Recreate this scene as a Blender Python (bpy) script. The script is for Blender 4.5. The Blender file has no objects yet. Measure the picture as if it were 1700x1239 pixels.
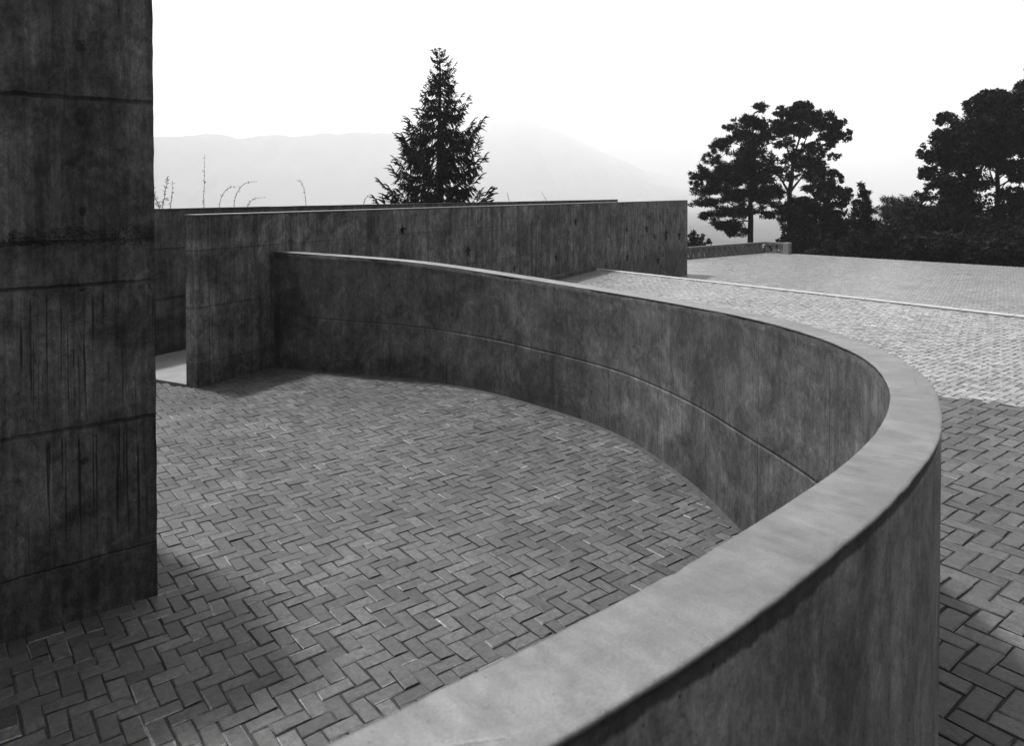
import bpy, math, random
import numpy as np
from mathutils import Vector, Matrix, noise

scene = bpy.context.scene
COL = scene.collection
rng = np.random.default_rng(7)
random.seed(7)

# ------------------------------------------------------------------ camera
CAM_Z = 2.75
PITCH = 0.0188
cam_data = bpy.data.cameras.new("camera")
cam = bpy.data.objects.new("camera", cam_data)
COL.objects.link(cam)
cam.location = (0, 0, CAM_Z)
cam.rotation_euler = (math.pi / 2 - PITCH, 0, 0)
cam_data.sensor_fit = 'HORIZONTAL'
cam_data.sensor_width = 36.0
cam_data.lens = 36.0 * 1240 / 1700
cam_data.shift_y = -0.1616
cam_data.clip_start = 0.05
cam_data.clip_end = 40000
cam_data.dof.use_dof = True
cam_data.dof.focus_distance = 7.0
cam_data.dof.aperture_fstop = 4.5
scene.camera = cam

# ------------------------------------------------------------------ world, sun, exposure
SUN_EL = math.radians(69)
SUN_DIR = Vector((-0.834, 0.551, 0)).normalized() * math.cos(SUN_EL) + Vector((0, 0, math.sin(SUN_EL)))
world = bpy.data.worlds.new("World")
scene.world = world
world.use_nodes = True
wn = world.node_tree.nodes
wl = world.node_tree.links
wn.clear()
sky = wn.new("ShaderNodeTexSky")
sky.sky_type = 'NISHITA'
sky.sun_disc = False
sky.sun_elevation = SUN_EL
sky.sun_rotation = math.atan2(SUN_DIR.x, SUN_DIR.y)
sky.altitude = 0
sky.air_density = 1.0
sky.dust_density = 7.0
sky.ozone_density = 1.0
bw = wn.new("ShaderNodeRGBToBW")          # the photograph is black and white
bg = wn.new("ShaderNodeBackground")
bg.inputs[1].default_value = 0.105
wo = wn.new("ShaderNodeOutputWorld")
wl.new(sky.outputs[0], bw.inputs[0])
wl.new(bw.outputs[0], bg.inputs[0])
wl.new(bg.outputs[0], wo.inputs[0])

sun_data = bpy.data.lights.new("sun", 'SUN')
sun_data.energy = 3.6
sun_data.angle = math.radians(4.5)
sun = bpy.data.objects.new("sun", sun_data)
COL.objects.link(sun)
sun.rotation_euler = SUN_DIR.to_track_quat('Z', 'Y').to_euler()
sun.location = (-20, 20, 40)

scene.view_settings.view_transform = 'Standard'
scene.view_settings.look = 'None'
scene.view_settings.gamma = 1.0
scene.view_settings.exposure = 1.1
scene.render.engine = 'CYCLES'
scene.cycles.max_bounces = 6
scene.cycles.diffuse_bounces = 3
scene.cycles.glossy_bounces = 2
scene.cycles.transparent_max_bounces = 6
scene.cycles.volume_bounces = 1
scene.cycles.use_denoising = True
scene.cycles.denoising_input_passes = 'RGB_ALBEDO_NORMAL'
scene.cycles.denoising_prefilter = 'NONE'
scene.cycles.sample_clamp_indirect = 1.5
scene.cycles.use_adaptive_sampling = False


# ------------------------------------------------------------------ helpers
def tag(o, label=None, cat=None, group=None, kind=None):
    if label: o["label"] = label
    if cat: o["category"] = cat
    if group: o["group"] = group
    if kind: o["kind"] = kind
    return o


def make_obj(name, verts, faces, mats, parent=None, smooth=False, face_mat=None):
    me = bpy.data.meshes.new(name)
    me.from_pydata([tuple(v) for v in verts], [], [tuple(f) for f in faces])
    if not isinstance(mats, (list, tuple)): mats = [mats]
    for m in mats: me.materials.append(m)
    if face_mat is not None: me.polygons.foreach_set("material_index", np.asarray(face_mat, dtype=np.int32))
    if smooth: me.polygons.foreach_set("use_smooth", np.ones(len(me.polygons), dtype=bool))
    me.update()
    o = bpy.data.objects.new(name, me)
    COL.objects.link(o)
    if parent: o.parent = parent
    return o


def quads_obj(name, V, Q, mats, parent=None, attrs=None, face_mat=None, smooth=False):
    """fast build from numpy arrays: V (n,3), Q (m,4)"""
    me = bpy.data.meshes.new(name)
    n, m = len(V), len(Q)
    me.vertices.add(n)
    me.vertices.foreach_set("co", np.asarray(V, dtype=np.float32).ravel())
    me.loops.add(m * 4)
    me.loops.foreach_set("vertex_index", np.asarray(Q, dtype=np.int32).ravel())
    me.polygons.add(m)
    me.polygons.foreach_set("loop_start", np.arange(0, m * 4, 4, dtype=np.int32))
    me.polygons.foreach_set("loop_total", np.full(m, 4, dtype=np.int32))
    if not isinstance(mats, (list, tuple)): mats = [mats]
    for mm in mats: me.materials.append(mm)
    if face_mat is not None: me.polygons.foreach_set("material_index", np.asarray(face_mat, dtype=np.int32))
    me.polygons.foreach_set("use_smooth", np.full(m, bool(smooth)))
    me.update(calc_edges=True)
    for k, a in (attrs or {}).items():
        at = me.attributes.new(k, 'FLOAT', 'FACE')
        at.data.foreach_set("value", np.asarray(a, dtype=np.float32))
    o = bpy.data.objects.new(name, me)
    COL.objects.link(o)
    if parent: o.parent = parent
    return o


def empty(name, loc=(0, 0, 0)):
    o = bpy.data.objects.new(name, None)
    o.location = loc
    o.empty_display_size = 0.3
    COL.objects.link(o)
    return o


class NT:
    """small node-tree writer"""
    def __init__(s, name):
        s.m = bpy.data.materials.new(name)
        s.m.use_nodes = True
        s.t = s.m.node_tree
        s.t.nodes.clear()

    def n(s, typ, **kw):
        nd = s.t.nodes.new(typ)
        for k, v in kw.items(): setattr(nd, k, v)
        return nd

    def put(s, inp, v):
        if hasattr(v, "is_linked") or isinstance(v, bpy.types.NodeSocket): s.t.links.new(v, inp)
        else: inp.default_value = v

    def math(s, op, a, b=0.0, c=0.0, clamp=False):
        nd = s.n("ShaderNodeMath", operation=op, use_clamp=clamp)
        s.put(nd.inputs[0], a); s.put(nd.inputs[1], b)
        if op in ('MULTIPLY_ADD', 'SMOOTH_MIN', 'COMPARE'): s.put(nd.inputs[2], c)
        return nd.outputs[0]

    def mapr(s, v, a, b, c, d, smooth=False):
        nd = s.n("ShaderNodeMapRange", clamp=True)
        if smooth: nd.interpolation_type = 'SMOOTHSTEP'
        for i, x in enumerate((v, a, b, c, d)): s.put(nd.inputs[i], x)
        return nd.outputs[0]

    def vec(s, v, scale, loc=(0, 0, 0)):
        nd = s.n("ShaderNodeMapping")
        s.put(nd.inputs[0], v)
        nd.inputs[1].default_value = loc
        nd.inputs[3].default_value = scale
        return nd.outputs[0]

    def noise(s, v, scale, detail=4, rough=0.55, dist=0.0):
        nd = s.n("ShaderNodeTexNoise")
        s.put(nd.inputs["Vector"], v)
        nd.inputs["Scale"].default_value = scale
        nd.inputs["Detail"].default_value = detail
        nd.inputs["Roughness"].default_value = rough
        nd.inputs["Distortion"].default_value = dist
        return nd.outputs[0]

    def voro(s, v, scale, feature='F1', out=0, rand=1.0):
        nd = s.n("ShaderNodeTexVoronoi", feature=feature)
        s.put(nd.inputs["Vector"], v)
        nd.inputs["Scale"].default_value = scale
        nd.inputs["Randomness"].default_value = rand
        return nd.outputs[out]

    def mix(s, f, a, b):
        nd = s.n("ShaderNodeMix", data_type='FLOAT')
        s.put(nd.inputs[0], f); s.put(nd.inputs[2], a); s.put(nd.inputs[3], b)
        return nd.outputs[0]

    def mul(s, a, b): return s.math('MULTIPLY', a, b)
    def add(s, a, b): return s.math('ADD', a, b)

    def gray(s, v):
        nd = s.n("ShaderNodeCombineColor")
        for i in range(3): s.put(nd.inputs[i], v)
        return nd.outputs[0]

    def finish(s, col, rough=0.8, bump=None, bump_d=0.01, spec=0.5):
        b = s.n("ShaderNodeBsdfPrincipled")
        s.put(b.inputs["Base Color"], s.gray(col))
        s.put(b.inputs["Roughness"], rough)
        b.inputs["Specular IOR Level"].default_value = spec
        if bump is not None:
            bp = s.n("ShaderNodeBump")
            bp.inputs["Strength"].default_value = 1.0
            bp.inputs["Distance"].default_value = bump_d
            s.put(bp.inputs["Height"], bump)
            s.t.links.new(bp.outputs[0], b.inputs["Normal"])
        o = s.n("ShaderNodeOutputMaterial")
        s.t.links.new(b.outputs[0], o.inputs[0])
        return s.m


def concrete(name, base, contrast=1.0, joints=(), vjoint=0.0, drips=None, honey=None, topband=None,
             spec=0.25, fine=1.0, seed=0.0, topstain=0.0, vjoint_z=None, dirt=None, streak=1.0, ties=()):
    """board-marked concrete; UV = (length in m, height in m), attribute dtop = metres below the top edge"""
    t = NT(name)
    uvn = t.n("ShaderNodeUVMap"); uv = uvn.outputs[0]
    sx = t.n("ShaderNodeSeparateXYZ"); t.t.links.new(uv, sx.inputs[0])
    U, Vv = sx.outputs[0], sx.outputs[1]
    big = t.noise(t.vec(uv, (1, 1, 1), (seed, seed * 1.7, 0)), 1.1, 9, 0.66, 0.8)
    mid = t.noise(t.vec(uv, (1, 0.75, 1), (seed + 3, 1, 0)), 4.5, 9, 0.70, 0.9)
    st1 = t.noise(t.vec(uv, (3.2, 0.25, 1), (seed + 9, 0, 0)), 1.8, 9, 0.68, 0.2)
    st2 = t.noise(t.vec(uv, (16, 0.7, 1), (seed + 5, 2, 0)), 1.8, 7, 0.66, 0.25)
    grain = t.noise(t.vec(uv, (1, 1, 1), (seed, 0, 4)), 85, 4, 0.75)
    k = contrast
    f = t.mapr(big, 0.34, 0.66, 1 - 0.30 * k, 1 + 0.30 * k)
    f = t.mul(f, t.mapr(mid, 0.33, 0.67, 1 - 0.30 * k, 1 + 0.34 * k))
    f = t.mul(f, t.mapr(st1, 0.34, 0.66, 1 - 0.30 * k * streak, 1 + 0.34 * k * streak))
    f = t.mul(f, t.mapr(st2, 0.3, 0.75, 1 - 0.20 * k * streak, 1 + 0.24 * k * streak))
    f = t.mul(f, t.mapr(grain, 0.33, 0.67, 1 - 0.24 * fine, 1 + 0.24 * fine))
    fn2 = t.noise(t.vec(uv, (1, 0.55, 1), (seed + 2, 6, 0)), 26, 9, 0.74, 0.7)
    f = t.mul(f, t.mapr(fn2, 0.34, 0.66, 1 - 0.26 * k, 1 + 0.28 * k))
    spk = t.mapr(t.noise(t.vec(uv, (1, .8, 1), (seed + 8, 3, 0)), 48, 5, 0.7), 0.64, 0.70, 0.0, 1.0)
    f = t.mul(f, t.mapr(spk, 0, 1, 1.0, 0.38))
    lt = t.mapr(t.noise(t.vec(uv, (1.6, .5, 1), (seed + 4, 9, 0)), 7, 9, 0.72, 0.5), 0.60, 0.68, 0.0, 1.0)
    f = t.mul(f, t.mapr(lt, 0, 1, 1.0, 1 + 0.35 * k))
    f = t.math('MAXIMUM', f, 0.12)
    h = t.add(t.mul(mid, 0.25), t.add(t.mul(grain, 0.16), t.mul(fn2, 0.3)))
    h = t.add(h, t.mul(st2, 0.18))
    # bug holes
    vo = t.voro(t.vec(uv, (1, 1, 1), (seed, 3, 0)), 7.0)
    hole = t.mapr(vo, 0.035, 0.055, 1.0, 0.0)
    vo2 = t.voro(t.vec(uv, (1, 1, 1), (seed + 7, 5, 0)), 22.0)
    hole2 = t.mul(t.mapr(vo2, 0.07, 0.11, 1.0, 0.0), t.mapr(big, 0.45, 0.6, 0.0, 1.0))
    holes = t.math('MAXIMUM', hole, hole2)
    f = t.mul(f, t.mapr(holes, 0, 1, 1.0, 0.35))
    h = t.add(h, t.mul(holes, -0.5))
    # pour joints
    wob = t.mul(t.add(t.noise(t.vec(uv, (1, 0, 1), (seed, 0, 0)), 5.0, 4, 0.6), -0.5), 0.03)
    wv = t.add(Vv, wob)
    rag = t.noise(uv, 30, 4, 0.7)
    for (z, w, dk) in joints:
        d = t.math('ABSOLUTE', t.add(wv, -z))
        d = t.add(d, t.mul(t.add(rag, -0.5), w * 1.2))
        line = t.mul(t.mapr(d, w * 0.3, w, 1.0, 0.0, True), t.mapr(t.noise(t.vec(uv, (1, 0.2, 1), (z, 0, 0)), 1.6, 3, 0.6), 0.34, 0.58, 0.25, 1.0))
        f = t.mul(f, t.mapr(line, 0, 1, 1.0, dk))
        h = t.add(h, t.mul(line, -0.9))
        # dirt seeping down under the joint
        below = t.mul(t.mapr(t.add(wv, -z), -0.35, -0.02, 0.0, 1.0), t.math('LESS_THAN', t.add(wv, -z), 0.0))
        below = t.mul(below, t.mapr(st2, 0.45, 0.65, 0.0, 0.5))
        f = t.mul(f, t.mapr(below, 0, 1, 1.0, 0.55))
    if vjoint:
        fr = t.math('ABSOLUTE', t.add(t.math('FRACT', t.math('DIVIDE', t.add(U, 50.0), vjoint)), -0.5))
        line = t.mapr(fr, 0.5 - 0.007 / vjoint, 0.5 - 0.0025 / vjoint, 0.0, 1.0)
        if vjoint_z is not None: line = t.mul(line, t.mapr(Vv, vjoint_z, vjoint_z + 0.01, 1.0, 0.45))
        f = t.mul(f, t.mapr(line, 0, 1, 1.0, 0.45))
        h = t.add(h, t.mul(line, -0.5))
        pan = t.n("ShaderNodeTexWhiteNoise", noise_dimensions='1D')
        t.put(pan.inputs["W"], t.math('FLOOR', t.add(t.math('DIVIDE', t.add(U, 50.0), vjoint), 0.5)))
        f = t.mul(f, t.mapr(pan.outputs[0], 0, 1, 0.86, 1.12))
    if drips:
        for (zt, zb, sd) in drips:
            dr = t.noise(t.vec(uv, (22, 0.30, 1), (sd, sd, 0)), 2.0, 3, 0.5, 0.45)
            msk = t.mul(t.mapr(t.add(Vv, t.mul(t.add(st1, -0.5), 1.6)), zb - 0.1, zb + 0.25, 0, 1),
                        t.mapr(Vv, zt - 0.06, zt, 1, 0))
            dl = t.mul(t.mapr(dr, 0.582, 0.596, 0, 1), msk)
            f = t.mul(f, t.mapr(dl, 0, 1, 1.0, 0.22))
    if honey:
        for (z, w) in honey:
            d = t.mapr(t.math('ABSOLUTE', t.add(t.add(Vv, t.mul(t.add(mid, -0.5), 0.25)), -z)), w * 0.3, w, 1, 0, True)
            hz = t.mul(d, t.mapr(t.voro(uv, 55), 0.15, 0.5, 1, 0))
            f = t.mul(f, t.mapr(hz, 0, 1, 1.0, 0.3))
            f = t.mul(f, t.mapr(d, 0, 1, 1.0, 0.72))
            h = t.add(h, t.mul(hz, -0.9))
    for (tu_, tz_, tr_) in ties:
        dx = t.add(U, -tu_); dz = t.add(Vv, -tz_)
        dd = t.math('SQRT', t.add(t.mul(dx, dx), t.mul(dz, dz)))
        dd = t.add(dd, t.mul(t.add(t.noise(uv, 14, 5, 0.75, 0.8), -0.5), tr_ * 2.4))
        bl = t.mapr(dd, tr_ * 0.4, tr_ * 0.8, 1, 0, True)
        f = t.mul(f, t.mapr(bl, 0, 1, 1.0, 0.35))
        h = t.add(h, t.mul(bl, -0.6))
    if dirt:
        zb, amt = dirt           # rising damp at the foot of the wall
        dm = t.mapr(t.add(Vv, t.mul(t.add(mid, -0.5), 0.5)), zb * 0.35, zb, 1.0, 0.0, True)
        f = t.mul(f, t.mapr(dm, 0, 1, 1.0, amt))
    if topband is not None:
        at = t.n("ShaderNodeAttribute", attribute_name="dtop")
        D = at.outputs["Fac"]
        ed = t.noise(t.vec(uv, (1, 0.4, 1), (seed, 8, 0)), 8, 5, 0.66)
        wdt = t.mapr(ed, 0.3, 0.72, topband[0], topband[1])
        if len(topband) > 4: wdt = t.mul(wdt, t.mapr(U, topband[4], topband[5], 0.12, 1.0))
        bnd = t.mapr(t.add(D, t.mul(wdt, -1.0)), -0.006, 0.010, 1.0, 0.0, True)
        soft = t.mapr(D, 0.0, topband[2], 0.62, 1.0, True)
        f = t.mul(f, t.mul(soft, t.mapr(bnd, 0, 1, 1.0, topband[3])))
    col = t.math('MINIMUM', t.mul(f, base), 0.85)
    return t.finish(col, 0.82, h, 0.012, spec)


def plain_mat(name, base, var=0.25, scale=6.0, rough=0.85, spec=0.2, bump=0.006, fine=60.0):
    t = NT(name)
    tc = t.n("ShaderNodeTexCoord"); v = tc.outputs["Object"]
    a = t.noise(v, scale, 6, 0.62, 0.3)
    b = t.noise(v, fine, 4, 0.7)
    f = t.mul(t.mapr(a, 0.28, 0.72, 1 - var, 1 + var), t.mapr(b, 0.25, 0.75, 0.86, 1.14))
    return t.finish(t.mul(f, base), rough, t.add(t.mul(a, 0.4), b), bump, spec)


def paver_mat(name, base, spread, rough, spec, blotch=0.25):
    t = NT(name)
    tc = t.n("ShaderNodeTexCoord"); v = tc.outputs["Object"]
    tone = t.n("ShaderNodeAttribute", attribute_name="tone").outputs["Fac"]
    rim = t.n("ShaderNodeAttribute", attribute_name="rim").outputs["Fac"]
    big = t.noise(v, 0.7, 5, 0.6, 0.5)
    mid = t.noise(v, 26.0, 8, 0.68, 0.5)
    gr = t.noise(v, 140.0, 3, 0.7)
    sp = t.mapr(t.voro(v, 38.0), 0.06, 0.10, 1.0, 0.0)
    f = t.mapr(tone, 0, 1, 1 - spread, 1 + spread)
    f = t.mul(f, t.mapr(big, 0.3, 0.7, 1 - blotch, 1 + blotch))
    f = t.mul(f, t.mapr(mid, 0.34, 0.66, 0.56, 1.46))
    f = t.mul(f, t.mapr(gr, 0.34, 0.66, 0.74, 1.28))
    f = t.mul(f, t.mapr(t.mul(sp, t.mapr(mid, 0.5, 0.62, 0, 1)), 0, 1, 1.0, 1.5))
    f = t.mul(f, t.mapr(rim, 0, 1, 1.0, 3.2))
    h = t.add(t.mul(mid, 0.5), t.mul(gr, 0.35))
    r = t.mapr(mid, 0.3, 0.7, rough - 0.07, rough + 0.08)
    return t.finish(t.math('MINIMUM', t.mul(f, base), 0.8), r, h, 0.006, spec)


def leaf_mat(name, base):
    t = NT(name)
    g = t.n("ShaderNodeNewGeometry")
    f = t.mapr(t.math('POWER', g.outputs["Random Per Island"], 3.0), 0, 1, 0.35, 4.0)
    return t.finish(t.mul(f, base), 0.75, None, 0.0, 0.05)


# ------------------------------------------------------------------ materials
M = {}
M['pillar'] = concrete("tall_wall_concrete", 0.062, 1.7, joints=((3.36, .022, .25), (2.44, .022, .35), (2.16, .016, .35), (1.24, .020, .35), (0.37, .010, .6)),
                       drips=((2.14, 1.3, 1.0), (1.22, 0.4, 4.0)), honey=((2.47, .09),), seed=2.0, dirt=(0.75, 0.6),
                       ties=((5.57, 3.70, .05), (5.57, 3.2, .04), (5.57, 2.64, .045), (5.57, 2.13, .025), (5.57, 1.02, .04)))
M['star'] = concrete("star_wall_concrete", 0.074, 1.75, joints=((1.94, .010, .55), (1.13, .012, .5), (0.33, .012, .6), (-0.4, .010, .7)),
                     vjoint=1.62, seed=11.0, topband=(0.006, 0.02, 0.05, 0.6), dirt=(0.5, 0.75))
M['back'] = concrete("rear_wall_concrete", 0.055, 1.4, joints=((1.8, .02, .5), (0.95, .04, .4)), seed=21.0, topband=(0.0, 0.05, 0.1, 0.6), honey=((0.5, .2),), dirt=(0.5, 0.7))
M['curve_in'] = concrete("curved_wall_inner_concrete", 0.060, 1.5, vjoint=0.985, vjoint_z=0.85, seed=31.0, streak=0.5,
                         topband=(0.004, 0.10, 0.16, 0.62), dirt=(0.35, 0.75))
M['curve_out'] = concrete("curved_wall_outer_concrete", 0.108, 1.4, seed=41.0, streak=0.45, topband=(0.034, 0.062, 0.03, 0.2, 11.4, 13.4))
M['groove'] = plain_mat("joint_groove", 0.042, 0.2)
def cap_mat():
    t = NT("wall_cap_render")
    uv = t.n("ShaderNodeUVMap").outputs[0]
    sx = t.n("ShaderNodeSeparateXYZ"); t.t.links.new(uv, sx.inputs[0])
    big = t.noise(uv, 2.2, 5, 0.62, 0.6)
    blot = t.noise(t.vec(uv, (1, 1, 1), (4, 2, 0)), 9.0, 10, 0.72, 0.4)
    strk = t.noise(t.vec(uv, (9, 1.6, 1), (1, 7, 0)), 1.8, 5, 0.62, 0.5)
    gr = t.noise(uv, 150, 5, 0.75)
    f = t.mul(t.mapr(big, .3, .7, .72, 1.28), t.mapr(blot, .28, .72, .64, 1.34))
    f = t.mul(f, t.mul(t.mapr(strk, .3, .7, .76, 1.24), t.mapr(gr, .36, .64, .72, 1.28)))
    crk = t.voro(t.vec(uv, (1, 1.0, 1), (0, 0, 0)), 1.15, 'DISTANCE_TO_EDGE', 0)
    crk = t.add(crk, t.mul(t.add(blot, -.5), .02))
    line = t.mul(t.mapr(crk, 0.0, 0.006, 1, 0), t.mapr(big, .48, .58, 0, 1))
    f = t.mul(f, t.mapr(line, 0, 1, 1, .55))
    pit = t.mapr(t.voro(uv, 30.0), .05, .09, 1, 0)
    f = t.mul(f, t.mapr(t.mul(pit, t.mapr(blot, .5, .6, 0, 1)), 0, 1, 1, .5))
    h = t.add(t.mul(blot, .5), t.add(t.mul(gr, .12), t.mul(t.add(line, pit), -.4)))
    return t.finish(t.mul(f, 0.066), t.mapr(blot, .3, .7, .34, .52), h, .003, .8)


M['cap'] = cap_mat()
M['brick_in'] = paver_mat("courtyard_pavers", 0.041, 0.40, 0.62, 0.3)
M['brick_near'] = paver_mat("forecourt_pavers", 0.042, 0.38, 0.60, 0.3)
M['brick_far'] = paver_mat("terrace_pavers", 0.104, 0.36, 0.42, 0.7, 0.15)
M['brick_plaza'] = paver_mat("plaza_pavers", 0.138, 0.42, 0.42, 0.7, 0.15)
M['sand_dark'] = plain_mat("joint_sand_dark", 0.021, 0.85, 1.6)
M['sand_mid'] = plain_mat("joint_sand_grey", 0.04, 0.3, 12.0)
M['kerb'] = plain_mat("kerb_concrete", 0.24, 0.12)
M['floor'] = plain_mat("smooth_concrete_floor", 0.135, 0.25, 2.0, 0.6, 0.4)
M['post'] = plain_mat("post_concrete", 0.15, 0.2, 2.5)
M['parapet'] = plain_mat("parapet_concrete", 0.10, 0.25, 2.5)
M['bark'] = plain_mat("bark", 0.006, 0.3, 8.0)
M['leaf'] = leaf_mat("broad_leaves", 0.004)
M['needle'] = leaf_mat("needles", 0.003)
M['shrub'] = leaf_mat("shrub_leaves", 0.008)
M['weed'] = plain_mat("dry_stem", 0.03, 0.2)
M['soil'] = plain_mat("soil", 0.03, 0.3, 1.5)
M['hill'] = plain_mat("hill_forest", 0.035, 0.5, 0.012, 0.95, 0.05, 0.0, 0.09)

# ------------------------------------------------------------------ axes of the paving
UX, UY = 0.7848, 0.6198           # u: along the tall wall's face
VX, VY = -0.6198, 0.7848          # v: away to the left
SX, SY = 0.4613, 0.8872           # along the star wall
NX, NY = 0.8872, -0.4613          # star wall's front normal

# plan of the curved wall's inner face: x, y, top height
CW = [[-3.752,11.789,1.832],[-3.517,11.695,1.825],[-3.282,11.601,1.819],[-3.049,11.504,1.813],[-2.816,11.407,1.807],[-2.579,11.317,1.8],[-2.337,11.244,1.79],[-2.091,11.185,1.778],[-1.846,11.126,1.764],[-1.605,11.049,1.75],[-1.373,10.948,1.735],[-1.151,10.827,1.72],[-0.937,10.693,1.706],[-0.727,10.552,1.691],[-0.522,10.404,1.675],[-0.325,10.246,1.661],[-0.138,10.076,1.65],[0.041,9.897,1.642],[0.214,9.713,1.635],[0.385,9.526,1.628],[0.555,9.339,1.621],[0.722,9.149,1.615],[0.88,8.952,1.612],[1.026,8.745,1.611],[1.158,8.53,1.613],[1.275,8.306,1.618],[1.375,8.074,1.627],[1.462,7.836,1.639],[1.539,7.596,1.652],[1.611,7.353,1.665],[1.678,7.109,1.679],[1.735,6.863,1.694],[1.78,6.614,1.712],[1.815,6.364,1.732],[1.848,6.113,1.75],[1.887,5.864,1.765],[1.931,5.615,1.776],[1.974,5.365,1.784],[2.008,5.115,1.79],[2.029,4.863,1.795],[2.031,4.61,1.799],[2.008,4.359,1.804],[1.961,4.11,1.809],[1.894,3.867,1.813],[1.809,3.629,1.814],[1.706,3.398,1.815],[1.585,3.176,1.815],[1.45,2.962,1.815],[1.301,2.758,1.815],[1.14,2.563,1.815],[0.968,2.378,1.815],[0.79,2.198,1.815],[0.608,2.022,1.815],[0.424,1.849,1.815],[0.233,1.683,1.815],[0.037,1.524,1.815],[-0.162,1.368,1.815],[-0.36,1.21,1.815],[-0.558,1.053,1.815],[-0.755,0.895,1.815],[-0.954,0.738,1.815],[-1.152,0.582,1.815],[-1.35,0.425,1.815],[-1.549,0.268,1.815]]
CW = np.array(CW)


def normals2(P):
    T = np.gradient(P[:, :2], axis=0)
    T /= np.hypot(T[:, 0], T[:, 1])[:, None]
    return np.c_[-T[:, 1], T[:, 0]]           # to the left of travel = outside


bmp = 0.028 * np.exp(-((np.arange(len(CW)) - 42.5) / 5.0) ** 2)
CW[:, :2] += normals2(CW) * bmp[:, None]
d0 = CW[0] - CW[1]; d0 /= np.hypot(d0[0], d0[1])
CW = np.vstack([[CW[0, 0] + d0[0] * .16, CW[0, 1] + d0[1] * .16, CW[0, 2]], CW])


def resample(P, ds):
    s = np.r_[0, np.cumsum(np.hypot(*np.diff(P[:, :2], axis=0).T))]
    n = int(s[-1] / ds) + 1
    t = np.linspace(0, s[-1], n)
    Q = np.array([np.interp(t, s, P[:, k]) for k in range(P.shape[1])]).T
    return Q, t


CWD, CWS = resample(CW, 0.05)
ker = np.hanning(9); ker /= ker.sum()
_e = np.vstack([2 * CWD[0] - CWD[4:0:-1], CWD, 2 * CWD[-1] - CWD[-2:-6:-1]])
CWD = np.array([np.convolve(_e[:, j], ker, 'valid') for j in range(3)]).T
CWN = normals2(CWD)
THK = np.interp(np.arange(len(CWD)) / len(CWD), [0, .5, .6, .72, .85, 1], [.215, .215, .198, .20, .235, .245])

# ------------------------------------------------------------------ paving
def in_poly(X, Y, poly):
    res = np.zeros(len(X), dtype=bool)
    n = len(poly)
    for i in range(n):
        x1, y1 = poly[i]; x2, y2 = poly[(i + 1) % n]
        c = (y1 > Y) != (y2 > Y)
        xs = (x2 - x1) * (Y - y1) / (y2 - y1 + 1e-12) + x1
        res ^= c & (X < xs)
    return res


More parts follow.
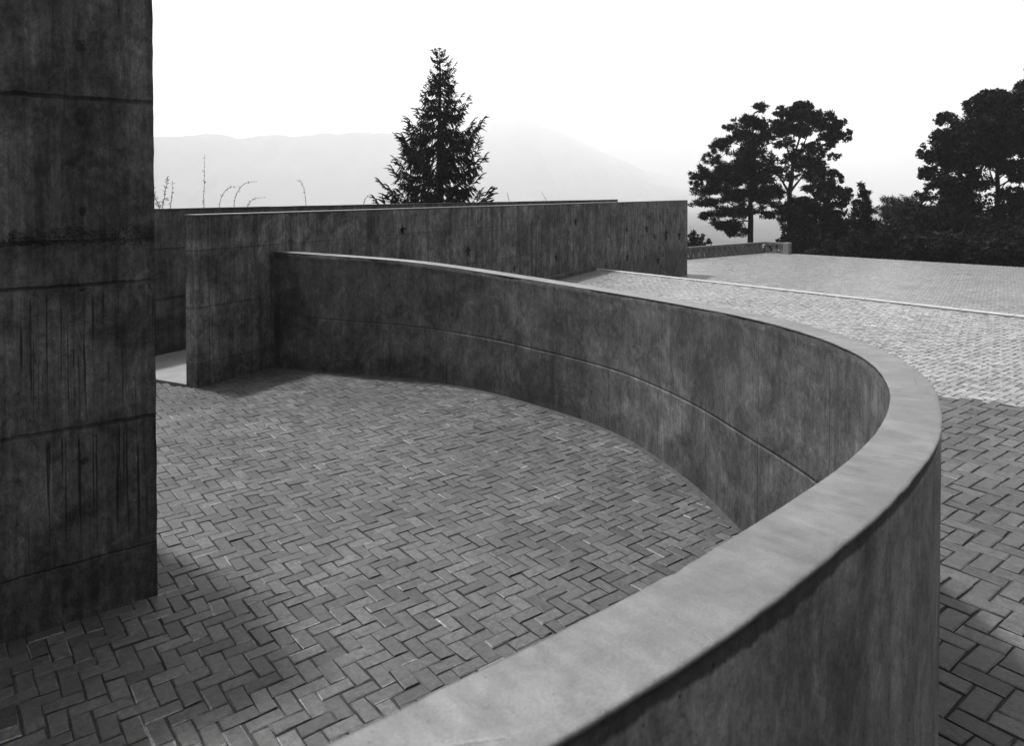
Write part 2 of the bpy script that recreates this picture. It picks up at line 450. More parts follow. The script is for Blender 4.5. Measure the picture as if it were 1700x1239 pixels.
def herringbone(name, poly, z, w, gap, bmat, smat, origin, jit=1.0, chamfer=True, rim_p=0.06, sheet_drop=0.010, seed=1, lo=0.035):
    r = np.random.default_rng(seed)
    poly = np.array(poly)
    c = poly - np.array(origin)
    pu = c @ [UX, UY] / w; pv = c @ [VX, VY] / w
    # lattice  i*(1,-1) + j*(2,2)
    a = (pu - pv) / 2; b = (pu + pv) / 4
    I, J = np.meshgrid(np.arange(math.floor(a.min()) - 2, math.ceil(a.max()) + 3), np.arange(math.floor(b.min()) - 2, math.ceil(b.max()) + 3))
    I = I.ravel(); J = J.ravel()
    bu = I + 2 * J; bv = -I + 2 * J
    cu = np.r_[bu + .5, bu + 2.0]; cv = np.r_[bv - 1.0, bv - .5]
    hu = np.r_[np.full(len(bu), .5), np.full(len(bu), 1.0)]
    hv = np.r_[np.full(len(bu), 1.0), np.full(len(bu), .5)]
    wx = origin[0] + (cu * UX + cv * VX) * w; wy = origin[1] + (cu * UY + cv * VY) * w
    k = in_poly(wx, wy, poly)
    cu, cv, hu, hv, wx, wy = (q[k] for q in (cu, cv, hu, hv, wx, wy))
    n = len(cu)
    hu = hu * w - gap / 2; hv = hv * w - gap / 2
    ang = r.normal(0, .012 * jit, n)
    du = r.normal(0, .0018 * jit, n); dv = r.normal(0, .0018 * jit, n)
    zz = z + np.clip(r.normal(0, .0013 * jit, n), -.003, .003)
    tu = r.normal(0, .0045 * jit, n); tv = r.normal(0, .0045 * jit, n)
    sg = np.array([(-1, -1), (1, -1), (1, 1), (-1, 1)])

    def ring(inset, drop, cj):
        lu = sg[None, :, 0] * (hu[:, None] - inset) + r.normal(0, cj, (n, 4)) + du[:, None]
        lv = sg[None, :, 1] * (hv[:, None] - inset) + r.normal(0, cj, (n, 4)) + dv[:, None]
        ca, sa = np.cos(ang)[:, None], np.sin(ang)[:, None]
        ru, rv = lu * ca - lv * sa, lu * sa + lv * ca
        X = wx[:, None] + ru * UX + rv * VX; Y = wy[:, None] + ru * UY + rv * VY
        Z = zz[:, None] - drop + tu[:, None] * lu + tv[:, None] * lv
        return np.stack([X, Y, Z], -1)
    rings = [ring(.006, 0, .0022 * jit), ring(0.0, .005, .0024 * jit), ring(0, lo, 0)] if chamfer else [ring(0, 0, .001 * jit)]
    V = np.concatenate(rings, 1).reshape(-1, 3)
    nr = len(rings)
    base = (np.arange(n) * 4 * nr)[:, None]
    Q = [base + np.array([[0, 1, 2, 3]])]
    rim = [np.zeros(n)]
    tone1 = np.clip(r.normal(.5, .22, n), 0, 1)
    dark = r.random(n) < .03
    tone1[dark] *= .55
    brt = (r.random((n, 4)) < rim_p) * r.random((n, 4))
    tone = [tone1]
    for s in range(nr - 1):
        for e in range(4):
            Q.append(base + np.array([[s * 4 + e, (s + 1) * 4 + e, (s + 1) * 4 + (e + 1) % 4, s * 4 + (e + 1) % 4]]))
            tone.append(tone1); rim.append(brt[:, e] if s == 0 else np.zeros(n))
    Q = np.concatenate(Q, 0)
    # sheet of joint sand below
    nv = len(V)
    V = np.vstack([V, np.c_[poly, np.full(len(poly), z - sheet_drop)]])
    o = quads_obj(name, V, Q, [bmat, smat], attrs={"tone": np.concatenate(tone), "rim": np.concatenate(rim)})
    sh = make_obj("sheet_tmp", [(p[0], p[1], z - sheet_drop) for p in poly], [list(range(len(poly)))], smat)
    return o, sh


def join_into(o, sh, slot=1):
    """merge the joint-sand sheet into the paving object (same thing: one paved floor)"""
    import bmesh
    bm = bmesh.new(); bm.from_mesh(o.data)
    vs = [bm.verts.new(v.co) for v in sh.data.vertices]
    for p in sh.data.polygons:
        f = bm.faces.new([vs[i] for i in p.vertices]); f.material_index = slot
        if f.calc_area() and f.normal.z < 0: f.normal_flip()
    bm.normal_update()
    bmesh.ops.delete(bm, geom=[v for v in bm.verts if not v.link_faces], context='VERTS')
    bm.to_mesh(o.data); bm.free()
    me = sh.data
    bpy.data.objects.remove(sh); bpy.data.meshes.remove(me)


STAR0 = np.array([-4.447, 10.493])                       # near corner of the star wall (front face)
mid = CWD[:, :2] + CWN * (THK * .5)[:, None]
mid_pts = [tuple(p) for p in mid[::4]]
# courtyard: inside the curve
court = mid_pts + [(-2.6, -0.4), (-7.6, 1.2), (-8.8, 12.6), (-4.55, 10.5), (-3.9, 11.8)]
court = [p for p in court]
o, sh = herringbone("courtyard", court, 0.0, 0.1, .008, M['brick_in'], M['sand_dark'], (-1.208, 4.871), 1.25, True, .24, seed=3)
join_into(o, sh); tag(o, "grey herringbone brick floor inside the curved wall", "paving", kind="structure")

ZT = 0.28
B0 = np.array([5.178, 9.141]); B1 = np.array([5.923, 8.596])
bd = (B1 - B0) / np.linalg.norm(B1 - B0)
BA = B0 - bd * 7.2; BB = B0 + bd * 11.0
K0 = np.array([2.657, 24.367]); kd = np.array([0.6198, -0.7848])
k_at = lambda s: tuple(K0 + kd * s)
out_pts = [tuple(p) for p in (CWD[:, :2] + CWN * (THK * .5 + .085)[:, None])[::4]]
near_poly = out_pts[2:] + [(-2.4, -1.2), (3, -3), (9.5, -2), tuple(BB), tuple(BA)]
far_poly = [tuple(BA + bd * 0.0), tuple(BB), (15.5, 7.6), k_at(0), (-4.2 + SX * 2.2, 10.493 + SY * 2.2)]
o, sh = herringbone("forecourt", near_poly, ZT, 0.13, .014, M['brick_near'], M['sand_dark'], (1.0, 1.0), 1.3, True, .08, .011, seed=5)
join_into(o, sh); tag(o, "dark worn herringbone brick floor outside the curved wall", "paving", kind="structure")
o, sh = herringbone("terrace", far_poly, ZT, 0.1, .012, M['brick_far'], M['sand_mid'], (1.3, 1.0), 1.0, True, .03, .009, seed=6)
join_into(o, sh); tag(o, "pale herringbone brick terrace between curved wall and kerb", "paving", kind="structure")
ZP = -1.0
plaza_poly = [k_at(-0.6), k_at(17.0), (34, 9), (35, 29.5), (26.1, 37.85), (17.36, 46.7), (16.1, 47.4), (4.0, 37.9), (1.9, 28.0)]
o, sh = herringbone("plaza", plaza_poly, ZP, 0.1, .011, M['brick_plaza'], M['sand_mid'], (9.0, 30.0), 1.0, False, 0.0, .004, seed=8)
join_into(o, sh); tag(o, "pale brick plaza on the lower level beyond the kerb", "paving", kind="structure")


def prism(poly, z0, z1):
    n = len(poly)
    V = [(p[0], p[1], z0) for p in poly] + [(p[0], p[1], z1) for p in poly]
    F = [list(range(n, 2 * n)), list(range(n - 1, -1, -1))] + [[i, (i + 1) % n, n + (i + 1) % n, n + i] for i in range(n)]
    return V, F


# mass of the terrace and its retaining face towards the plaza
V, F = prism([BA + np.array((0, 0)), BB, (15.5, 7.55), np.array(k_at(0)) + np.array((0, -.03)), (-4.2 + SX * 2.2, 10.4 + SY * 2.2)], -1.3, ZT - .02)
o = make_obj("terrace_base", V, F, M['kerb']); tag(o, "retaining base of the terrace", "base", kind="structure")
V, F = prism(plaza_poly, -1.35, ZP - .02)
o = make_obj("plaza_base", V, F, M['soil']); tag(o, "base slab of the plaza", "base", kind="structure")
# kerb coping along the terrace edge
kn = np.array([UX, UY])
V, F = [], []
for i in range(18):
    a = K0 + kd * (i * 1.0 - 0.02 + .006); b = K0 + kd * (i * 1.0 + .98 + .006 - .012)
    e = [a - kn * .06, b - kn * .06, b + kn * .17, a + kn * .17]
    v, f = prism(e, ZT - .12, ZT + .025 + random.uniform(-.002, .002))
    F += [[j + len(V) for j in q] for q in f]; V += v
o = make_obj("kerb", V, F, M['kerb']); tag(o, "pale concrete kerb along the terrace edge", "kerb", kind="structure")
bv = o.modifiers.new("bevel", 'BEVEL'); bv.width = .008; bv.segments = 2

# corridor floor between the star wall and the rear wall
P0 = STAR0
g = lambda s, n, b=P0: (b[0] + SX * s + NX * n, b[1] + SY * s + NY * n)
V, F = prism([g(0.05, -.1), g(0.02, -3.4), g(25, -3.4), g(25, -.1)], -.3, 0.012)
o = make_obj("corridor_floor", V, F, M['floor']); tag(o, "smooth pale concrete floor between the two straight walls", "floor", kind="structure")


# mortar fillet where the courtyard bricks meet the curved wall
V, F = [], []
for i in range(0, len(CWD)):
    wv = .055 + .035 * noise.noise((i * .11, 0, 4)) + .018 * noise.noise((i * .6, 0, 8))
    a = CWD[i, :2] + CWN[i] * .02; b = CWD[i, :2] - CWN[i] * wv
    V += [(a[0], a[1], .016), ((a[0] + b[0]) / 2, (a[1] + b[1]) / 2, .010), (b[0], b[1], -.001 + .004 * noise.noise((i * .5, 3, 3)))]
for i in range(len(CWD) - 1):
    for j in range(2): F.append((i * 3 + j, i * 3 + j + 1, i * 3 + j + 4, i * 3 + j + 3))
F = [f[::-1] for f in F]
o = make_obj("courtyard_edge", V, F, plain_mat("edge_mortar", 0.032, 0.4, 9.0), None, True)
tag(o, "ragged mortar strip where the courtyard bricks meet the curved wall", "mortar", kind="structure")


# ------------------------------------------------------------------ walls
def set_uv(me, fn):
    uvl = me.uv_layers.new(name="UVMap")
    co = [v.co for v in me.vertices]
    for p in me.polygons:
        for li in p.loop_indices:
            uvl.data[li].uv = fn(co[me.loops[li].vertex_index], p.normal)


def set_dtop(me, fn):
    at = me.attributes.new("dtop", 'FLOAT', 'POINT')
    at.data.foreach_set("value", np.array([fn(v.co) for v in me.vertices], dtype=np.float32))


def grid_wall(path, N, u, z0, ztop, nz):
    """rectangular grid following a path; returns verts, quads, uv u per vert"""
    n = len(path)
    V = np.zeros((n, nz, 3)); D = np.zeros((n, nz))
    for j in range(nz):
        f = j / (nz - 1)
        V[:, j, :2] = path
        V[:, j, 2] = z0 + (ztop - z0) * f
        D[:, j] = ztop - V[:, j, 2]
    return V, D


def curved_wall():
    root = empty("curved_wall", (CWD[40, 0], CWD[40, 1], 0))
    tag(root, "low curved concrete wall with a pale smooth top sweeping around the courtyard", "wall")
    off = np.array(root.location)
    n = len(CWD)
    top = CWD[:, 2] - .009
    inner = CWD[:, :2]
    outer = inner + CWN * THK[:, None]
    s = np.r_[0, np.cumsum(np.hypot(*np.diff(inner, axis=0).T))]
    # body: inner face as an upper and a lower lift with the groove between
    jt = 0.47                                 # joint at this share of the height
    prof = [0, .12, .3, jt - .014, jt - .0032, jt - .0016, jt + .0016, jt + .0032, jt + .014, .62, .8, .9, .96, 1.0]
    wr = np.array([noise.noise((x * .9, 0, 3.3)) for x in s]) * .004
    V = []; D = []; UVU = []
    m = len(prof)
    for i in range(n):
        H = top[i]
        for j, f in enumerate(prof):
            z = -.05 + (H + .05) * f
            dep = 0.0
            if j in (5, 6): dep = .0032
            if f > jt: dep += .0018
            p = inner[i] + CWN[i] * (dep + wr[i] * (1 if f > jt else -.4))
            V.append((p[0] - off[0], p[1] - off[1], z)); D.append(H - z); UVU.append(s[i])
    F = []; fm = []
    for i in range(n - 1):
        for j in range(m - 1):
            a = i * m + j
            F.append((a, a + 1, a + m + 1, a + m)); fm.append(2 if j == 5 else 0)
    nin = len(V)
    prof2 = [0, .5, .8, .92, .97, 1.0]
    m2 = len(prof2)
    for i in range(n):
        H = top[i]
        for f in prof2:
            z = -.05 + (H + .05) * f
            V.append((outer[i, 0] - off[0], outer[i, 1] - off[1], z)); D.append(H - z); UVU.append(s[i])
    for i in range(n - 1):
        for j in range(m2 - 1):
            a = nin + i * m2 + j
            F.append((a, a + m2, a + m2 + 1, a + 1)); fm.append(1)
    for i in range(n - 1):                     # under the cap
        F.append((i * m + m - 1, nin + i * m2 + m2 - 1, nin + (i + 1) * m2 + m2 - 1, (i + 1) * m + m - 1)); fm.append(0)
    ends = []
    body = make_obj("wall_body", V, F, [M['curve_in'], M['curve_out'], M['groove']], root, True, fm)
    me = body.data
    uvl = me.uv_layers.new(name="UVMap")
    vi = np.zeros(len(me.loops), dtype=np.int32); me.loops.foreach_get("vertex_index", vi)
    Va = np.array(V); U = np.array(UVU)
    uvl.data.foreach_set("uv", np.c_[U[vi], Va[vi, 2]].astype(np.float32).ravel())
    at = me.attributes.new("dtop", 'FLOAT', 'POINT'); at.data.foreach_set("value", np.array(D, dtype=np.float32))
    # cap: trowelled top with slightly ragged arrises
    V = []
    ni = lambda x, q: noise.noise((x * 2.2, q, 0)) * .006 + noise.noise((x * 9, q, 5)) * .004 + noise.noise((x * 30, q, 9)) * .002
    chip = lambda x, q: -.006 * max(0, noise.noise((x * 14, q, 21)) - .42) * 4
    prof3 = lambda i: [(.000 + ni(s[i], 1) * .6, -.012), (.000 + ni(s[i], 1) * .6 - chip(s[i], 1), -.003), (.003 + ni(s[i], 1) * .6 - chip(s[i], 1) * 1.5, 0.0015), (.010 + ni(s[i], 1) * .6, 0.002),
                       (.05, .003 + .0015 * noise.noise((s[i] * 3, 4, 1))), (THK[i] * .5, .0035 + .002 * noise.noise((s[i] * 2, 2, 2))), (THK[i] - .05, .003 + .0015 * noise.noise((s[i] * 3, 8, 1))),
                       (THK[i] - .008 + ni(s[i], 7), 0.002), (THK[i] - .001 + ni(s[i], 7) + chip(s[i], 7) * 1.5, 0.0012), (THK[i] + .003 + ni(s[i], 7) + chip(s[i], 7), -.003), (THK[i] + .001 + ni(s[i], 7), -.012)]
    for i in range(n):
        for (d, z) in prof3(i):
            p = inner[i] + CWN[i] * d
            V.append((p[0] - off[0], p[1] - off[1], CWD[i, 2] + z))
    k = 11
    F = [(i * k + j, i * k + j + 1, (i + 1) * k + j + 1, (i + 1) * k + j) for i in range(n - 1) for j in range(k - 1)]
    F += [(i * k + k - 1, i * k, (i + 1) * k, (i + 1) * k + k - 1) for i in range(n - 1)]
    F = [f[::-1] for f in F]
    cp = make_obj("wall_cap", V, F, M['cap'], root, True)
    uvl = cp.data.uv_layers.new(name="UVMap")
    vi = np.zeros(len(cp.data.loops), dtype=np.int32); cp.data.loops.foreach_get("vertex_index", vi)
    UVc = np.array([(s[i], prof3(i)[j][0]) for i in range(n) for j in range(k)])
    uvl.data.foreach_set("uv", UVc[vi].astype(np.float32).ravel())


curved_wall()


def slab_wall(name, base, length, thick, z0, z1, mat, label, cat="wall", back=-1, nz=24, du=.25, irregular=.004, rotz=None, parent=None):
    """straight wall: local x along the star-wall direction, local y through the thickness (towards the back)"""
    nx = max(2, int(length / du)); V = []; F = []
    zs = np.linspace(z0, z1, nz)
    for sgn, yy in ((0, 0.0), (1, thick)):
        for i in range(nx + 1):
            for z in zs:
                x = length * i / nx
                w = noise.noise((x * .8, z * 1.3, 3 + sgn + len(name))) * irregular
                V.append((x, yy + w, z if z < z1 else z1 + noise.noise((x * 1.7, yy, 9)) * irregular * 1.5))
    a = (nx + 1) * nz
    I = lambda s, i, j: s * a + i * nz + j
    for i in range(nx):
        for j in range(nz - 1):
            F.append((I(0, i, j), I(0, i + 1, j), I(0, i + 1, j + 1), I(0, i, j + 1)))
            F.append((I(1, i, j), I(1, i, j + 1), I(1, i + 1, j + 1), I(1, i + 1, j)))
        F.append((I(0, i, nz - 1), I(0, i + 1, nz - 1), I(1, i + 1, nz - 1), I(1, i, nz - 1)))
        F.append((I(0, i, 0), I(1, i, 0), I(1, i + 1, 0), I(0, i + 1, 0)))
    for j in range(nz - 1):
        F.append((I(0, 0, j), I(0, 0, j + 1), I(1, 0, j + 1), I(1, 0, j)))
        F.append((I(0, nx, j), I(1, nx, j), I(1, nx, j + 1), I(0, nx, j + 1)))
    o = make_obj(name, V, F, mat)
    o.location = (base[0], base[1], 0)
    o.rotation_euler = (0, 0, math.atan2(SY, SX) if rotz is None else rotz)
    tag(o, label, cat)
    return o


def uv_and_top(o, ztop):
    set_uv(o.data, lambda c, n: (c.x + c.y * (1 if abs(n.x) > .7 else .02), c.z))
    set_dtop(o.data, lambda c: ztop - c.z)


# star wall ---------------------------------------------------------
L_STAR = 27.35
STAR_TOP = 2.443
star = slab_wall("star_wall", STAR0, L_STAR, .215, -1.35, STAR_TOP, M['star'], "long straight concrete wall pierced with star shaped recesses", nz=16, du=.4, irregular=.003)


def star_at(px, py):
    """wall-plane coordinates (metres along, height) of a star seen in the photograph"""
    xc = (px - 850) / 1240; yc = -(py - 344.8) / 1240
    d = np.array([xc, yc * math.sin(PITCH) + math.cos(PITCH), yc * math.cos(PITCH) - math.sin(PITCH)])
    q = (STAR0 @ [NX, NY]) / (d[:2] @ [NX, NY])
    p = d * q + [0, 0, CAM_Z]
    return (p[:2] - STAR0) @ [SX, SY], p[2]


STARS = [(9.345, 1.94, 0.0)]
STARS = []
for (px, py, hpx) in [(668, 382, 20), (777, 418, 20), (854, 447, 18), (923, 428, 15), (955.5, 369, 16), (1011, 393, 9), (1040.5, 381, 11), (1059.5, 402, 8), (1041.5, 427.5, 21),
                      (1073.5, 380, 19), (1086.5, 393, 10), (1105.5, 390, 29), (1127.5, 392, 23), (1120.5, 358, 11), (1095.5, 358.5, 9), (1094.5, 411, 7),
                      (1072.5, 428.5, 9), (1101, 423.5, 8), (1092.5, 433, 19), (1097.5, 442, 8), (1120.5, 407.5, 7), (1124, 419, 8), (1120, 446.5, 9)]:
    s_, z_ = star_at(px, py)
    depth = STAR0[1] + SY * s_
    STARS.append((s_, z_, hpx * depth / 1240 * .54))


def cut_stars(o):
    V = []; F = []
    for i, (s, z, r) in enumerate(STARS):
        a0 = math.pi / 2 + random.uniform(-.12, .12)
        ring = []
        for k in range(10):
            rr = r if k % 2 == 0 else r * .38
            a = a0 + k * math.pi / 5
            ring.append((s + rr * math.cos(a), z + rr * math.sin(a)))
        b = len(V)
        dp = min(.11, .04 + r * .3)
        V += [(x, -.05, y) for x, y in ring] + [(x, dp, y) for x, y in ring]
        F += [[b + k for k in range(10)], [b + 19 - k for k in range(10)]]
        F += [[b + (k + 1) % 10, b + k, b + 10 + k, b + 10 + (k + 1) % 10] for k in range(10)]
    cut = make_obj("cutter", V, F, M['groove'])
    import bmesh
    bm = bmesh.new(); bm.from_mesh(cut.data); bmesh.ops.recalc_face_normals(bm, faces=bm.faces); bm.to_mesh(cut.data); bm.free()
    cut.matrix_world = Matrix.Translation(o.location) @ Matrix.Rotation(o.rotation_euler.z, 4, 'Z')
    md = o.modifiers.new("cut", 'BOOLEAN'); md.object = cut; md.operation = 'DIFFERENCE'; md.solver = 'EXACT'
    bpy.context.view_layer.update()
    dg = bpy.context.evaluated_depsgraph_get()
    me = bpy.data.meshes.new_from_object(o.evaluated_get(dg))
    o.modifiers.clear()
    o.data = me
    me.name = "star_wall"
    bpy.data.objects.remove(cut)


cut_stars(star)
uv_and_top(star, STAR_TOP)
# low plinth strip along the foot of the star wall on the terrace
pl = STAR0 + np.array([SX, SY]) * 1.75
V, F = prism([(0, -.13), (13.55, -.13), (13.55, -.002), (0, -.002)], ZT - .01, ZT + .14)
o = make_obj("plinth", V, F, M['star'], star); o.name = "plinth"
o.location = (1.75, 0, 0)
set_uv(o.data, lambda c, n: (c.x, c.z + c.y)); set_dtop(o.data, lambda c: .3)
bv = o.modifiers.new("bevel", 'BEVEL'); bv.width = .012; bv.segments = 2
# mortar-light top arris of the star wall
V, F = prism([(-.004, -.006), (L_STAR + .003, -.006), (L_STAR + .003, .222), (-.004, .222)], STAR_TOP - .004, STAR_TOP + .012)
o = make_obj("wall_cap", V, F, M['cap'], star)
set_uv(o.data, lambda c, n: (c.x, c.y))

# rear wall ---------------------------------------------------------
R0 = np.array([-6.014, 12.526]) - np.array([SX, SY]) * 2.0
rear = slab_wall("rear_wall", R0, 25.2, .22, -.4, 2.492, M['back'], "dark stained straight concrete wall behind the star wall", nz=14, du=.5, irregular=.006)
uv_and_top(rear, 2.492)

# tall wall at the left --------------------------------------------
TW_L, TW_T, TW_H = 6.0, 1.2, 4.3
TWR = np.array([-2.423, 5.059])
TW0 = TWR - np.array([UX, UY]) * TW_L
tall = slab_wall("tall_wall", TW0, TW_L, TW_T, -.1, TW_H, M['pillar'], "tall dark weathered concrete wall rising out of frame at the left", nz=60, du=.12, irregular=.006, rotz=math.atan2(UY, UX))
for v in tall.data.vertices:               # chipped right arris
    if v.co.x > TW_L - .01:
        v.co.x += noise.noise((v.co.z * 6, v.co.y, 2)) * .007 + noise.noise((v.co.z * 21, 0, 4)) * .004
uv_and_top(tall, TW_H)

# ------------------------------------------------------------------ land around
def terrain_z(x, y):
    d = math.hypot(x - 8, y - 20)
    e = max(0.0, d - 34)
    z = -1.8 - 0.16 * e if e < 500 else -81.8 - .0 * e
    z = max(z, -70.0)
    if e > 0: z += noise.noise((x * .02, y * .02, 0)) * min(6, e * .05)
    return z


V, F = [], []
rad = np.r_[np.linspace(0, 60, 14), np.geomspace(70, 11500, 40)]
NA = 72
for r_ in rad:
    for k in range(NA):
        a = 2 * math.pi * k / NA
        x, y = 8 + r_ * math.cos(a), max(-190 - r_ * .002, 20 + r_ * math.sin(a))
        V.append((x, y, terrain_z(x, y)))
for i in range(len(rad) - 1):
    for k in range(NA):
        F.append((i * NA + k, (i + 1) * NA + k, (i + 1) * NA + (k + 1) % NA, i * NA + (k + 1) % NA))
o = make_obj("ground", V, F, M['hill'], None, True); tag(o, "hillside falling away to the valley", "ground", kind="structure")

# earth bank held by the rear wall, where the weeds grow
V, F = [], []
for i in range(26):
    s = i
    for j, (n_, z_) in enumerate(((-.23, 2.36), (-1.2, 2.30), (-3.0, 1.6), (-7, -.5), (-14, -4))):
        p = R0 + np.array([SX, SY]) * s + np.array([NX, NY]) * n_
        V.append((p[0], p[1], z_ + noise.noise((i * .7, j, 0)) * .08 - (0 if i < 24 else .4)))
for i in range(25):
    for j in range(4):
        a = i * 5 + j
        F.append((a, a + 5, a + 6, a + 1))
o = make_obj("earth_bank", V, F, M['soil'], None, True); tag(o, "earth bank behind the rear wall", "bank", kind="structure")


def ridge(name, prof, dists, depth, seed, label, base_z=-90):
    """a mountain ridge: heightfield strip whose crest follows prof = [(x in px, y in px)] at the distance given"""
    px = np.array([p[0] for p in prof], float); py = np.array([p[1] for p in prof], float)
    nx = 190; ny = 26
    d0_, d1_ = dists
    xs = np.linspace(px[0], px[-1], nx)
    ys = np.interp(xs, px, py)
    V = np.zeros((nx, ny, 3))
    for i in range(nx):
        dist = d0_ + (d1_ - d0_) * i / (nx - 1)
        crest = CAM_Z + (321.5 - ys[i]) / 1240 * dist
        dx = (xs[i] - 850) / 1240
        for j in range(ny):
            t = j / (ny - 1) * 2 - 1                 # -1 front foot, 0 crest, +1 behind
            yy = dist + t * depth
            prof_ = 1 - abs(t) ** 1.15 if t < 0 else 1 - t ** 1.3
            z = base_z + (crest - base_z) * prof_
            am = (1 - abs(t)) * 0.0 + min(abs(t) * 4, 1) * .035
            nz = noise.fractal((xs[i] * .03 + seed, t * 4, seed), 0.9, 2.1, 5)
            V[i, j] = (dx * dist + noise.noise((t * 3, xs[i] * .02, seed)) * depth * .03 * min(1, abs(t) * 4), yy,
                       z + nz * am * (crest - base_z) + noise.fractal((xs[i] * .12 + seed, 0, 1), .8, 2.0, 4) * .028 * (crest - base_z))
    I = lambda i, j: i * ny + j
    F = [(I(i, j), I(i + 1, j), I(i + 1, j + 1), I(i, j + 1)) for i in range(nx - 1) for j in range(ny - 1)]
    o = make_obj(name, V.reshape(-1, 3), F, M['hill'], None, True)
    tag(o, label, "mountain", kind="structure")


ridge("mountains", [(-260, 240), (0, 232), (200, 226), (255, 225), (300, 224), (355, 220), (372, 221), (397, 229), (415, 226), (460, 220), (495, 225), (515, 222), (545, 218), (560, 221), (585, 217), (640, 218), (690, 217), (740, 220), (800, 225), (870, 236), (950, 252), (1060, 280), (1200, 310), (1320, 330)],
      (1750, 6200), 1000, 1.0, "hazy forested ridge at the left")
ridge("mountains", [(500, 300), (620, 262), (700, 232), (770, 208), (800, 200), (835, 196), (858, 191), (880, 194), (905, 208), (930, 218), (960, 232), (1000, 252), (1040, 275), (1100, 305), (1180, 335)],
      (5400, 6000), 2300, 5.0, "hazy mountain with a pointed summit")
ridge("mountains", [(820, 240), (880, 212), (960, 213), (1020, 215), (1060, 216), (1120, 224), (1150, 230), (1190, 243), (1240, 258), (1320, 262), (1400, 268), (1480, 258), (1540, 252), (1620, 246), (1800, 250), (2000, 262)],
      (7600, 7600), 2300, 9.0, "faint far mountain range")

# ------------------------------------------------------------------ parapet at the far end of the plaza
def parapet():
    C = np.array([16.074, 47.395])
    root = empty("parapet", (C[0], C[1], ZP))
    tag(root, "low pierced block parapet at the far end of the plaza", "parapet")
    def seg(name, start, d, n_out, L):
        ang = math.atan2(d[1], d[0])
        V, F = [], []
        def bx(x0, x1, y0, y1, z0, z1):
            v, f = prism([(x0, y0), (x1, y0), (x1, y1), (x0, y1)], z0, z1)
            F.extend([[q + len(V) for q in p] for p in f]); V.extend(v)
        k = 0
        x = 0.0
        bx(0, L, .0, .11, 0, .10)
        while x < L - .12:
            x1 = min(x + .44, L)
            bx(x, min(x + .33, L), .0, .11, .10, .30)              # lower course, small openings
            bx(max(x - .12, 0), min(x + .21, L), .003, .107, .302, .54)    # upper course, shifted
            x += .50
        o = make_obj("blockwork", V, F, M['parapet'], root)
        o.location = (start[0] - C[0], start[1] - C[1], 0); o.rotation_euler = (0, 0, ang)
        v, f = prism([(-.02, -.04), (L + .02, -.04), (L + .02, .15), (-.02, .15)], .542, .69)
        c = make_obj("coping", v, f, M['parapet'], root)
        c.location = o.location; c.rotation_euler = o.rotation_euler
        b = c.modifiers.new("bevel", 'BEVEL'); b.width = .012; b.segments = 2
    seg("a", C - np.array([UX, UY]) * 14.0, np.array([UX, UY]), None, 13.97)
    seg("b", C + np.array([.03, .05]), -np.array([VX, VY]), None, 1.25)
    e = C - np.array([VX, VY]) * 1.55
    V, F = prism([(-.19, -.18), (.19, -.18), (.19, .18), (-.19, .18)], -.1, .72)
    o = make_obj("end_post", V, F, M['post'], root)
    o.location = (e[0] - C[0], e[1] - C[1], 0); o.rotation_euler = (0, 0, math.atan2(-VY, -VX))
    b = o.modifiers.new("bevel", 'BEVEL'); b.width = .015; b.segments = 2


parapet()

# ------------------------------------------------------------------ vegetation
class Tube:
    def __init__(s): s.V = []; s.F = []
    def add(s, pts, radii, n=6):
        pts = [Vector(p) for p in pts]
        b0 = len(s.V)
        for i, p in enumerate(pts):
            d = (pts[min(i + 1, len(pts) - 1)] - pts[max(i - 1, 0)])
            if d.length < 1e-6: d = Vector((0, 0, 1))
            d.normalize()
            a = d.orthogonal().normalized(); b = d.cross(a)
            for k in range(n):
                an = 2 * math.pi * k / n
                s.V.append(p + (a * math.cos(an) + b * math.sin(an)) * radii[i])
        for i in range(len(pts) - 1):
            for k in range(n):
                s.F.append((b0 + i * n + k, b0 + i * n + (k + 1) % n, b0 + (i + 1) * n + (k + 1) % n, b0 + (i + 1) * n + k))
    def build(s, name, mat, parent): return make_obj(name, s.V, s.F, mat, parent, True)


def bend(a, b, k=5, wob=.06, sag=0.0):
    a, b = Vector(a), Vector(b)
    L = (b - a).length
    out = []
    w = Vector((random.uniform(-1, 1), random.uniform(-1, 1), random.uniform(-.5, .5))) * L * wob
    for i in range(k + 1):
        t = i / k
        out.append(a.lerp(b, t) + w * math.sin(t * math.pi) + Vector((0, 0, sag * L * math.sin(t * math.pi))))
    return out


def leaves(C, size, aspect, r, up=0.0):
    """C (n,3) centres -> diamond shaped leaf quads in random directions"""
    n = len(C)
    d = r.normal(0, 1, (n, 3)); d[:, 2] += up; d /= np.linalg.norm(d, axis=1)[:, None]
    e = np.cross(d, r.normal(0, 1, (n, 3))); e /= np.linalg.norm(e, axis=1)[:, None] + 1e-9
    L = size * np.clip(r.lognormal(-.08, .38, n), .4, 2.0)[:, None]
    W = L * aspect
    V = np.stack([C - d * L * .5, C + e * W * .5, C + d * L * .5, C - e * W * .5], 1)
    V += r.normal(0, .03, V.shape) * L[:, None]
    return V.reshape(-1, 3)


